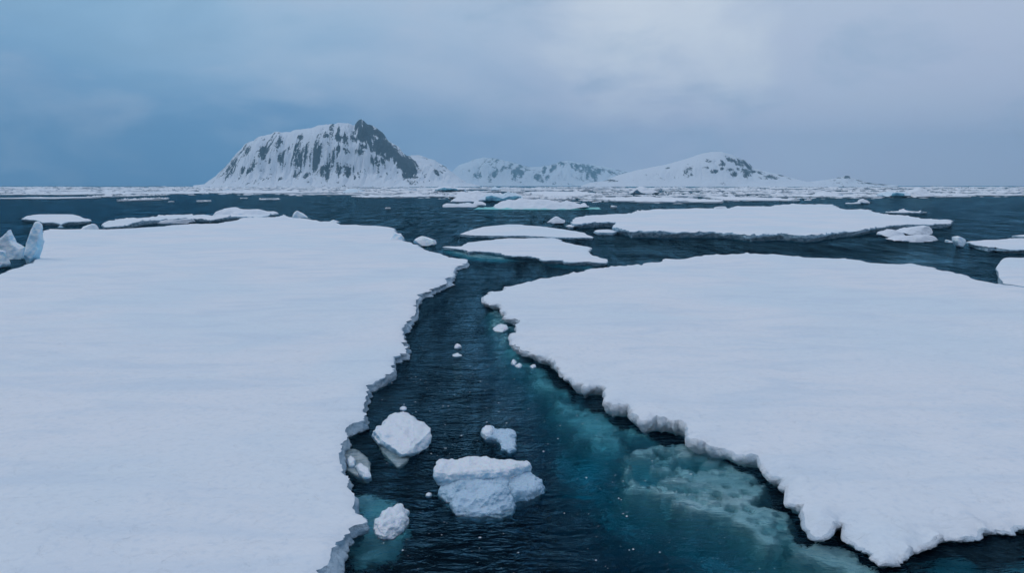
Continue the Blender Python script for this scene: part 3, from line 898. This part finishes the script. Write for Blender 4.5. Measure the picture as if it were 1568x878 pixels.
for k in range(2400):
    px = rng.uniform(-40, 1600)
    lowy = np.interp(px, LOW[:, 0], LOW[:, 1])
    py = 286.7 + (lowy + rng.choice([0, 0.5, 3.0], p=[0.6, 0.2, 0.2]) - 286.7) * rng.random() ** 0.8
    c = gp(px, py, 0)
    if any(((c[0] - q[0]) / q[2]) ** 2 + ((c[1] - q[1]) / q[3]) ** 2 < 0.75 for q in placed):
        continue
    r = c[1] * 0.0022 * rng.uniform(0.5, 2.2)
    h = min(r * rng.uniform(0.15, 0.5), 3.2)
    o = len(V)
    m = 9
    a = np.linspace(0, 2 * np.pi, m, endpoint=False) + rng.uniform(0, 1)
    for z_, sc_ in ((-0.4, 1.0), (0.25 * h, 1.05), (h * 0.8, 0.75)):
        jr = rng.uniform(0.75, 1.25, m) * sc_ * r
        for i in range(m):
            V.append((c[0] + math.cos(a[i]) * jr[i] * 1.4, c[1] + math.sin(a[i]) * jr[i], z_ * rng.uniform(0.7, 1.3)))
    V.append((c[0] + rng.uniform(-.3, .3) * r, c[1], h * 1.1))
    for t_ in range(2):
        for i in range(m):
            F.append((o + t_ * m + i, o + t_ * m + (i + 1) % m, o + (t_ + 1) * m + (i + 1) % m, o + (t_ + 1) * m + i))
    for i in range(m):
        F.append((o + 2 * m + i, o + 2 * m + (i + 1) % m, o + 3 * m))
br = mesh_obj('brash_ice', V, F, PACK, None, False)
tag(br, 'broken brash ice choking the gaps of the far pack', 'brash ice', None, 'stuff')

# ------------------------------------------------------------------ submerged ledges
def ledge(name, levels, base, parent, res, seed, pits=(), rough=0.16, floor=-3.4):
    """levels: (polygon px, depth, softness m). Height field over all of them."""
    polys = [(ring_px(p, z), z, s) for p, z, s in levels]
    A = np.concatenate([p for p, _, _ in polys])
    x0, y0 = A.min(0) - 2; x1, y1 = A.max(0) + 2
    nx, ny = int((x1 - x0) / res), int((y1 - y0) / res)
    X, Y = np.meshgrid(np.linspace(x0, x1, nx), np.linspace(y0, y1, ny))
    Q = np.stack([X.ravel(), Y.ravel()], 1)
    wx = Q + 0.75 * np.stack([fbm(Q[:, 0] * 0.6, Q[:, 1] * 0.6, seed, 4, 0.6), fbm(Q[:, 0] * 0.6 + 40, Q[:, 1] * 0.6, seed + 5, 4, 0.6)], 1)
    z = np.full(len(Q), floor)
    for P, d, s in polys:
        sd = segdist(P, wx)
        sd = np.where(inside(P, wx), sd, -sd)
        w = sstep(-s, s, sd)
        z = np.maximum(z, floor + (d - floor) * w)
    n1 = fbm(Q[:, 0] * 0.5, Q[:, 1] * 0.9, seed + 11, 5, 0.55)
    n2 = fbm(Q[:, 0] * 1.5, Q[:, 1] * 2.2, seed + 13, 4, 0.55)
    z = z + rough * n1 * (z > floor + 0.3) + rough * 0.4 * n2 * (z > floor + 0.3)
    hole = sstep(0.20, 0.42, fbm(Q[:, 0] * 1.3, Q[:, 1] * 2.0, seed + 17, 3, 0.5) + 0.25 * fbm(Q[:, 0] * .25, Q[:, 1] * .25, seed + 19, 2))
    z = z - hole * 1.1
    crumb = fbm(Q[:, 0] * 3.2, Q[:, 1] * 4.0, seed + 23, 3, 0.55)
    near_rim = sstep(-1.0, -2.2, z) * (z > floor + 0.5)
    z = z - sstep(0.18, 0.42, crumb) * (0.25 + 1.6 * near_rim)
    for px, py, r in pits:
        c = gp(px, py, -0.7)
        d = np.hypot(Q[:, 0] - c[0], (Q[:, 1] - c[1]))
        z = z - 1.6 * np.exp(-(d / (r * 0.85)) ** 4)
    z = np.minimum(z, -0.12)
    keep = (z > floor + 0.5)
    idx = np.arange(nx * ny).reshape(ny, nx)
    q = np.stack([idx[:-1, :-1], idx[:-1, 1:], idx[1:, 1:], idx[1:, :-1]], -1).reshape(-1, 4)
    q = q[keep[q].any(1)]
    used = np.unique(q)
    remap = np.full(nx * ny, -1); remap[used] = np.arange(len(used))
    V = np.column_stack([Q, z])[used]
    return mesh_obj(name, V, remap[q], LEDGE, parent)


PITS = [(973, 682, 0.16), (987, 690, 0.07), (997, 687, 0.06), (1010, 678, 0.07), (1003, 694, 0.08), (991, 702, 0.1), (1018, 695, 0.06), (1022, 690, 0.05),
        (1035, 688, 0.06), (965, 702, 0.1), (1012, 738, 0.11), (1042, 738, 0.07), (1058, 742, 0.07), (980, 718, 0.06), (1064, 710, 0.05), (1110, 752, 0.08),
        (1125, 768, 0.14), (1140, 760, 0.08), (1095, 765, 0.14), (1160, 780, 0.16), (1145, 790, 0.12), (1190, 798, 0.08), (1120, 790, 0.15)]
ledge('underwater_ledge', [
    ([(942, 690), (975, 681), (1040, 668), (1110, 690), (1180, 735), (1225, 780), (1250, 830), (1310, 840), (1350, 862), (1370, 900), (1280, 900), (1212, 868), (1166, 842), (1128, 810), (1082, 784), (1015, 768), (965, 748), (950, 718)], -0.36, 0.4),
    ([(850, 690), (880, 676), (945, 690), (960, 676), (900, 655), (860, 668)], -0.9, 0.5),
    ([(745, 480), (770, 466), (795, 490), (792, 512), (830, 545), (812, 520), (790, 540), (760, 522), (738, 500)], -0.45, 0.6),
    ([(745, 478), (780, 470), (800, 520), (850, 560), (900, 600), (960, 640), (1050, 665), (960, 700), (880, 690), (850, 650), (815, 610), (785, 575), (745, 530)], -0.95, 1.0),
    ([(850, 700), (950, 690), (970, 735), (1020, 750), (1090, 765), (1140, 800), (1200, 840), (1270, 900), (1130, 900), (1040, 850), (960, 822), (925, 800), (905, 765), (860, 742)], -2.5, 0.4),
    ([(1350, 862), (1420, 845), (1500, 825), (1620, 815), (1700, 900), (1400, 920), (1330, 910)], -1.8, 0.8),
], 0, right_floe, 0.055, 71, PITS, rough=0.22, floor=-8.0)
ledge('underwater_ledge', [([(684, 379), (712, 385), (740, 388), (790, 396), (770, 398), (715, 394), (690, 386)], -0.25, 1.0),
                           ([(840, 399), (880, 402), (915, 404), (900, 408), (850, 404)], -0.3, 1.0)], 0, mid_floe, 0.2, 75, rough=0.15, floor=-2.5)

# ------------------------------------------------------------------ crumbs of ice on the water
V, F = [], []
chan = np.array([gp(x, y) for x, y in [(640, 530), (780, 540), (850, 600), (960, 660), (1100, 740), (1250, 870), (1330, 930), (480, 930), (520, 820), (560, 740), (540, 700), (570, 620)]])
lo, hi = chan.min(0), chan.max(0)
k = 0
while k < 330:
    p = rng.uniform(lo, hi)
    if not inside(chan, p[None])[0]: continue
    s = 0.010 + 0.025 * rng.random() ** 4
    o = len(V)
    for dx, dy, dz in ((1, 0, 0), (-1, 0, 0), (0, 1, 0), (0, -1, 0), (0, 0, 0.7), (0, 0, -0.7)):
        j = rng.uniform(0.6, 1.4)
        V.append((p[0] + dx * s * j, p[1] + dy * s * j, 0.006 + dz * s))
    for a, b in ((0, 2), (2, 1), (1, 3), (3, 0)):
        F.append((o + a, o + b, o + 4)); F.append((o + b, o + a, o + 5))
    k += 1
cr = mesh_obj('ice_crumbs', V, F, CHUNK, None, False)
tag(cr, 'scattered white ice crumbs dotting the dark channel water', 'ice crumbs', None, 'stuff')

# ------------------------------------------------------------------ sea
L = [0, 15, 40, 90, 200, 500, 1500, 5000, 12600]
xs = [-v for v in L[:0:-1]] + L
ys = [-2500, -1000, -400, -150, -50, -15, 0, 15, 40, 90, 200, 400, 900, 2500, 5000, 10000, 16000]
n = len(xs)
assert len(ys) == n
V = [(x, y, 0) for y in ys for x in xs]
F = [(j * n + i, j * n + i + 1, (j + 1) * n + i + 1, (j + 1) * n + i) for j in range(n - 1) for i in range(n - 1)]
B = 45000
o = len(V)
rim = [j for j in range(n)] + [j * n + n - 1 for j in range(1, n)] + [(n - 1) * n + i for i in range(n - 2, -1, -1)] + [j * n for j in range(n - 2, 0, -1)]
low = []
for r in rim:
    low.append(len(V)); V.append((V[r][0], V[r][1], -12))
m = len(rim)
nf = len(F)
for i in range(m):
    F.append((rim[i], low[i], low[(i + 1) % m], rim[(i + 1) % m]))
F.append(tuple(low[::-1]))
sea = mesh_obj('sea', V, F, WATER, None, False)
sea.data.materials.append(DEEP)
for i, p in enumerate(sea.data.polygons):
    p.material_index = 0 if i < nf else 1
tag(sea, 'dark rippled polar sea between the ice floes', None, None, 'structure')

# ------------------------------------------------------------------ mountains
def mountain(name, sil, D, front, back, mat, label, seed, patches=(), crop=None, gully=0.14, nu=340, nv=90, jag=0.03, shear=0.0, power=1.15, bias=0.15, steep=0.0, gfreq=14, ribs=0.0, peak=0.6):
    S = np.array([vp(x, y, D) for x, y in sil])
    X = np.linspace(S[0, 0], S[-1, 0], nu)
    H = np.maximum(np.interp(X, S[:, 0], S[:, 1]), 0.0)
    W = X[-1] - X[0]
    H = H * (1 + jag * fbm(X / W * 40, X * 0, seed, 4, 0.6))
    vs = np.concatenate([np.linspace(0, 1, nv), np.linspace(1, 2, 20)[1:]])
    VV, XX = np.meshgrid(vs, X, indexing='ij')
    HH = np.broadcast_to(H, VV.shape)
    # gullies run down the fall line
    u = XX / W * gfreq
    t = np.where(VV <= 1, VV, 2 - VV)
    t = np.clip(t, 0, 1)
    g1 = np.abs(fbm(u + shear * (1 - VV), VV * 1.2, seed + 4, 4, 0.55)) * 2 - 0.45
    g2 = fbm(u * 2.7 + shear * 2.7 * (1 - VV), VV * 4, seed + 6, 5, 0.6)
    base = t ** power
    cl = sstep(0.30, 0.62, t + 0.10 * g2) * 0.45 + sstep(0.0, 1.0, t) * 0.55
    prof = (1 - steep) * base + steep * cl
    prof = np.clip(prof, 0, 1)
    Z = HH * prof + HH * gully * (g1 + 0.5 * g2) * 4 * t * (1 - t)
    ridge_w = fbm(X / W * 5, X * 0 + 3, seed + 8, 3) * front * 0.25
    YY = np.where(VV <= 1, D - front * (1 - VV), D + back * (VV - 1)) + np.broadcast_to(ridge_w, VV.shape) * t
    XX2 = (XX + W * 0.004 * g2) * YY / D
    Z = np.where((VV <= 0) | (VV >= 2), -6, np.maximum(Z, -6))
    # where bare rock breaks through the snow
    dist = YY * cp + (CAM_H - Z) * sp
    px = 784 + FPX * XX2 / dist
    py = 439 - FPX * (YY * sp + (Z - CAM_H) * cp) / dist
    rock = np.full(VV.shape, bias)
    for cx, cy, rx, ry, ang, *wt in patches:
        cx, cy = crop[0] + cx / crop[2], crop[1] + cy / crop[2]
        rx, ry = rx / crop[2], ry / crop[2]
        ca, sa = math.cos(math.radians(ang)), math.sin(math.radians(ang))
        dx, dy = px - cx, py - cy
        a, b = (dx * ca + dy * sa) / rx, (-dx * sa + dy * ca) / ry
        pk = wt[0] if wt else 0.74
        rock = np.maximum(rock, pk - 0.35 * pk * (a * a + b * b))
    rock = rock + 0.42 * fbm(u * 3 + shear * 3 * (1 - VV), VV * 5, seed + 12, 4, 0.65) - 0.10 * (g1 > 0.4)
    if ribs:
        lean = 2.6 * np.clip(peak - XX2 / W + X[0] / W, -0.5, 0.6) * gfreq / 16
        ph = u + lean * (1 - VV) * 2.2
        rb = fbm(ph * 5.0, VV * 2.2, seed + 14, 3, 0.6)
        rb2 = fbm(ph * 11.0, VV * 5.0, seed + 16, 2, 0.6)
        rock = rock - ribs * sstep(0.02, 0.40, rb) - 0.5 * ribs * sstep(0.05, 0.4, rb2) + 0.35 * ribs * sstep(0.05, 0.45, -rb)
    nr, nc = VV.shape
    idx = np.arange(nr * nc).reshape(nr, nc)
    q = np.stack([idx[:-1, :-1], idx[:-1, 1:], idx[1:, 1:], idx[1:, :-1]], -1).reshape(-1, 4)
    ob = mesh_obj(name, np.stack([XX2.ravel(), YY.ravel(), Z.ravel()], 1), q, mat, None, True)
    at = ob.data.attributes.new('rock', 'FLOAT', 'POINT')
    at.data.foreach_set('value', rock.ravel().astype(np.float32))
    return tag(ob, label, None, None, 'structure')


M1 = mat_mountain('mountain rock and snow', (0.012, 0.016, 0.02), (0.045, 0.05, 0.055), size=0.75)
PM = [(935, 125, 26, 40, 0, 1.4), (975, 140, 50, 42, 30, 1.4), (1045, 165, 52, 20, 25, 1.4), (1000, 208, 84, 28, 30, 1.4), (1055, 240, 54, 40, 20, 1.4), (1115, 285, 36, 34, 30, 1.4), (1170, 310, 76, 42, 35, 1.4),
      (1215, 355, 48, 36, 30, 1.4), (680, 285, 38, 72, 5, 0.95), (738, 250, 18, 34, 20), (800, 150, 28, 34, 10), (815, 185, 45, 26, 10), (740, 172, 18, 20, 20), (745, 375, 42, 45, 10), (780, 300, 22, 50, 20),
      (870, 375, 64, 34, 10), (910, 400, 30, 22, 0), (600, 330, 24, 95, 12, 0.85), (545, 290, 30, 80, 22, 0.85), (490, 300, 24, 50, 25), (530, 340, 40, 26, 0), (390, 270, 26, 52, 25),
      (410, 320, 16, 16, 0), (305, 350, 28, 58, 32), (205, 345, 26, 80, 35), (290, 262, 20, 42, 20), (160, 360, 16, 60, 38), (100, 400, 10, 40, 45), (940, 272, 30, 20, 0), (1035, 325, 40, 30, 20),
      (860, 268, 30, 14, 20), (815, 255, 20, 14, 0), (625, 408, 40, 12, -25), (480, 425, 34, 9, -10), (400, 425, 24, 8, -15), (570, 405, 26, 10, -30), (1190, 402, 60, 14, 10), (1065, 410, 14, 6, 0), (850, 185, 30, 20, 0),
      (900, 190, 40, 18, 30), (960, 240, 30, 16, 20), (590, 190, 26, 14, 0), (480, 220, 16, 30, 20), (430, 205, 14, 26, 20), (690, 185, 20, 14, 0), (1390, 390, 26, 14, 20), (1425, 355, 34, 18, 35), (1475, 385, 34, 8, 35), (1310, 360, 20, 10, 30)]
mountain('mountain', [(296, 284), (313, 282), (330, 270), (350, 250), (375, 222), (395, 210), (420, 202), (450, 200), (480, 196), (500, 192), (512, 190), (542, 191.5), (546, 185.5), (556, 185.5), (573, 194),
                      (588, 205), (592, 212), (610, 225), (622, 238), (640, 241), (665, 248), (682, 257), (700, 270), (715, 281), (730, 284.5)], 5600, 750, 680, M1,
         'steep snow streaked mountain with dark rocky summit', 81, PM, (300, 160, 3.733), gully=0.10, shear=1.0, steep=0.5, gfreq=16, nu=760, nv=130, ribs=0.5, peak=0.62)
mountain('hill_shoulder', [(600, 284.5), (615, 262), (625, 238.5), (640, 237.5), (665, 245.5), (682, 255.5), (700, 270), (715, 280), (735, 284.5)], 6000, 530, 380, M1,
         'smooth snowy shoulder behind the rocky summit', 83, [(1425, 345, 34, 14, 35), (1475, 385, 34, 8, 35)], (300, 160, 3.733), gully=0.05, nu=120, nv=40)
M2 = mat_mountain('far ridge rock and snow', (0.02, 0.024, 0.028), (0.05, 0.055, 0.06), size=1.6)
PR = [(470, 235, 40, 40, 10), (500, 265, 50, 45, 30), (430, 245, 30, 30, 0), (560, 260, 26, 50, 0), (610, 290, 50, 55, 20), (650, 320, 40, 45, 0), (740, 320, 30, 30, 0), (345, 312, 22, 22, 0), (280, 285, 20, 14, 0), (415, 340, 18, 24, 0),
      (440, 305, 20, 26, 0), (795, 275, 20, 26, 10), (875, 250, 18, 26, 0), (940, 232, 40, 22, 0), (1000, 280, 36, 55, -15), (1080, 270, 46, 40, -15), (1130, 300, 50, 50, -20), (1060, 335, 36, 30, 0),
      (905, 325, 18, 20, 0), (1190, 290, 30, 30, 0), (1300, 290, 40, 20, 0), (820, 320, 14, 14, 0), (1020, 240, 14, 24, 0), (850, 285, 12, 16, 0), (1380, 300, 30, 10, 0)]
mountain('distant_ridge', [(640, 284), (688, 267), (703, 252), (725, 244.5), (742, 241), (760, 242), (781, 248), (799, 253), (810, 256), (829, 255), (844, 252), (860, 246.6), (870, 245),
                           (888, 249.5), (909, 252), (931, 256.4), (948, 261), (964, 264), (1010, 272), (1080, 284)], 13500, 1600, 1200, M2,
         'pale hazy ridge far off between the mountain and the snowy hill', 85, PR, (660, 200, 4.6118), gully=0.10, steep=0.5, gfreq=12, nu=500, ribs=0.4, peak=0.45)
PH = [(525, 178, 24, 26, 10), (640, 125, 20, 14, 0), (695, 135, 20, 16, 0), (655, 180, 28, 9, -10), (740, 170, 20, 9, 0), (755, 122, 40, 10, 25), (800, 132, 34, 22, 20), (848, 152, 14, 18, 0), (820, 185, 26, 22, 20),
      (770, 192, 24, 12, 0), (910, 186, 20, 8, 10), (945, 210, 44, 11, 0), (865, 180, 12, 6, 0), (905, 210, 14, 6, 0), (1012, 200, 18, 5, 10), (1048, 213, 18, 4, 25), (700, 165, 10, 8, 0), (620, 160, 14, 6, 0), (790, 165, 14, 8, 0), (130, 227, 40, 5, 0), (420, 160, 16, 4, -20)]
M3 = mat_mountain('hill rock and snow', (0.015, 0.018, 0.022), (0.05, 0.055, 0.06), size=0.53)
mountain('snowy_hill', [(890, 284.3), (905, 279.5), (926, 277), (947, 268), (973, 261), (1017, 252.5), (1047, 244), (1076, 235), (1088, 233), (1105, 233), (1123, 238), (1143, 246.5), (1152, 256), (1170, 262),
                        (1193, 267), (1211, 272), (1234, 278), (1255, 282), (1275, 284.5)], 6200, 680, 530, M3, 'rounded snowy hill dotted with dark rocks', 87, PH, (900, 210, 3.4087), gully=0.05, jag=0.01, steep=0.2, bias=0.0)
mountain('islet', [(1215, 284.4), (1234, 278.5), (1252, 277), (1278, 273), (1284, 271.5), (1292, 270.5), (1296, 268.7), (1301, 270), (1305, 272.5), (1322, 277.5), (1334, 280.5), (1360, 282.8), (1375, 284.4)], 6050, 260, 230, M3,
         'low snowy islet with a small rocky knob', 89, [(1350, 206, 22, 8, 0), (1310, 213, 16, 4, 0), (1412, 226, 18, 4, 10), (1470, 242, 30, 4, 5), (1530, 248, 40, 3, 0)], (900, 210, 3.4087), gully=0.03, nu=160, nv=30)

# ------------------------------------------------------------------ haze
bmh = bmesh.new()
bmesh.ops.create_cube(bmh, size=1.0)
for v in bmh.verts:
    v.co = Vector((v.co.x * 25300, 6750 + v.co.y * 18600, 1150 if v.co.z > 0 else -13))
me = bpy.data.meshes.new('haze'); bmh.to_mesh(me); bmh.free()
hz = bpy.data.objects.new('haze', me); COL.objects.link(hz)
HZ, n = new_mat('cold sea haze')
n.out(None, n.node('ShaderNodeVolumePrincipled', {'Color': (0.45, 0.80, 1.0), 'Density': 6.6e-5, 'Anisotropy': 0.0}).outputs[0])
me.materials.append(HZ)
tag(hz, 'pale cold haze over the sea', None, None, 'stuff')

# ------------------------------------------------------------------ sky and sun
SUN_EL, SUN_AZ = math.radians(48), math.radians(-75)      # azimuth from +Y, to the right positive
w = bpy.data.worlds.new('World'); scene.world = w
w.use_nodes = True
w.node_tree.nodes.clear()
n = N(w.node_tree)
sky = n.node('ShaderNodeTexSky', sky_type='NISHITA', sun_disc=False, sun_elevation=SUN_EL, sun_rotation=SUN_AZ)
d = n.node('ShaderNodeTexCoord').outputs['Generated']
sx = n.node('ShaderNodeSeparateXYZ'); n.put(sx.inputs[0], d)
X, Y, Z = sx.outputs
nb = n.noise(n.scale(d, (1, 1, 2.6)), 2.1, 5, 0.55, 0.5)
nf = n.noise(n.scale(d, (1, 1, 2.2)), 5.5, 5, 0.6, 0.3)
nbo = n.math('SUBTRACT', nb, 0.5)
# the blue dark bank on the left gives way to lilac grey on the right
t = n.math('ADD', n.math('ADD', X, n.math('MULTIPLY', nbo, 0.75)), n.math('MULTIPLY', Z, 0.55))
t = n.rng(t, -0.42, 0.34)
lowc = n.mix(t, (0.030, 0.160, 0.380), (0.460, 0.480, 0.640))
highc = n.mix(t, (0.265, 0.440, 0.620), (0.460, 0.535, 0.665))
c = n.mix(n.rng(n.math('ADD', Z, n.math('MULTIPLY', nbo, 0.22)), 0.0, 0.26), lowc, highc)
c = n.mix(n.rng(nf, 0.45, 0.75, 0, 0.4), c, (0.47, 0.53, 0.65))
c = n.mix(n.rng(nf, 0.5, 0.25, 0, 0.35), c, (0.19, 0.33, 0.49))
# glow of the veiled sun
sd = Vector((math.sin(math.radians(11.6)), math.cos(math.radians(11.6)), math.tan(math.radians(11.8)))).normalized()
dp = n.node('ShaderNodeVectorMath', operation='DOT_PRODUCT'); n.put(dp.inputs[0], d); dp.inputs[1].default_value = sd
gl = n.rng(n.math('ADD', dp.outputs['Value'], n.math('ADD', n.math('MULTIPLY', nbo, 0.05), n.math('MULTIPLY', n.math('SUBTRACT', nf, 0.5), 0.03))), 0.986, 1.006, 0, 0.6)
c = n.mix(gl, c, (0.70, 0.75, 0.80))
# brighter overhead and behind
c = n.mix(n.rng(Z, 0.32, 0.75), c, (0.40, 0.485, 0.645))
c = n.mix(n.rng(Y, 0.15, -0.45), c, (0.40, 0.485, 0.645))
sc10 = n.node('ShaderNodeVectorMath', operation='SCALE'); n.put(sc10.inputs[0], c); sc10.inputs['Scale'].default_value = 10.0
fin = n.mix(0.05, sc10.outputs[0], sky.outputs[0])
bg = n.node('ShaderNodeBackground', {'Color': fin, 'Strength': 0.1})
wo = n.node('ShaderNodeOutputWorld')
n.t.links.new(bg.outputs[0], wo.inputs['Surface'])

sl = bpy.data.lights.new('sun', 'SUN'); sl.energy = 0.5; sl.angle = math.radians(25); sl.color = (1.0, 0.95, 0.9)
so = bpy.data.objects.new('sun', sl); COL.objects.link(so)
sdir = Vector((math.sin(SUN_AZ) * math.cos(SUN_EL), math.cos(SUN_AZ) * math.cos(SUN_EL), math.sin(SUN_EL)))
so.rotation_euler = (-sdir).to_track_quat('-Z', 'Y').to_euler()
so.location = (0, 0, 60)

# ------------------------------------------------------------------ render settings
vs_ = scene.view_settings
vs_.view_transform = 'Standard'; vs_.look = 'None'; vs_.gamma = 1.0; vs_.exposure = 0.17; vs_.use_curve_mapping = False
scene.render.engine = 'CYCLES'
cy = scene.cycles
cy.use_denoising = True
try:
    cy.denoiser = 'OPENIMAGEDENOISE'
except Exception:
    pass
cy.max_bounces = 6
cy.diffuse_bounces = 3
cy.glossy_bounces = 3
cy.volume_bounces = 1
cy.transparent_max_bounces = 12
cy.caustics_reflective = False
cy.caustics_refractive = True
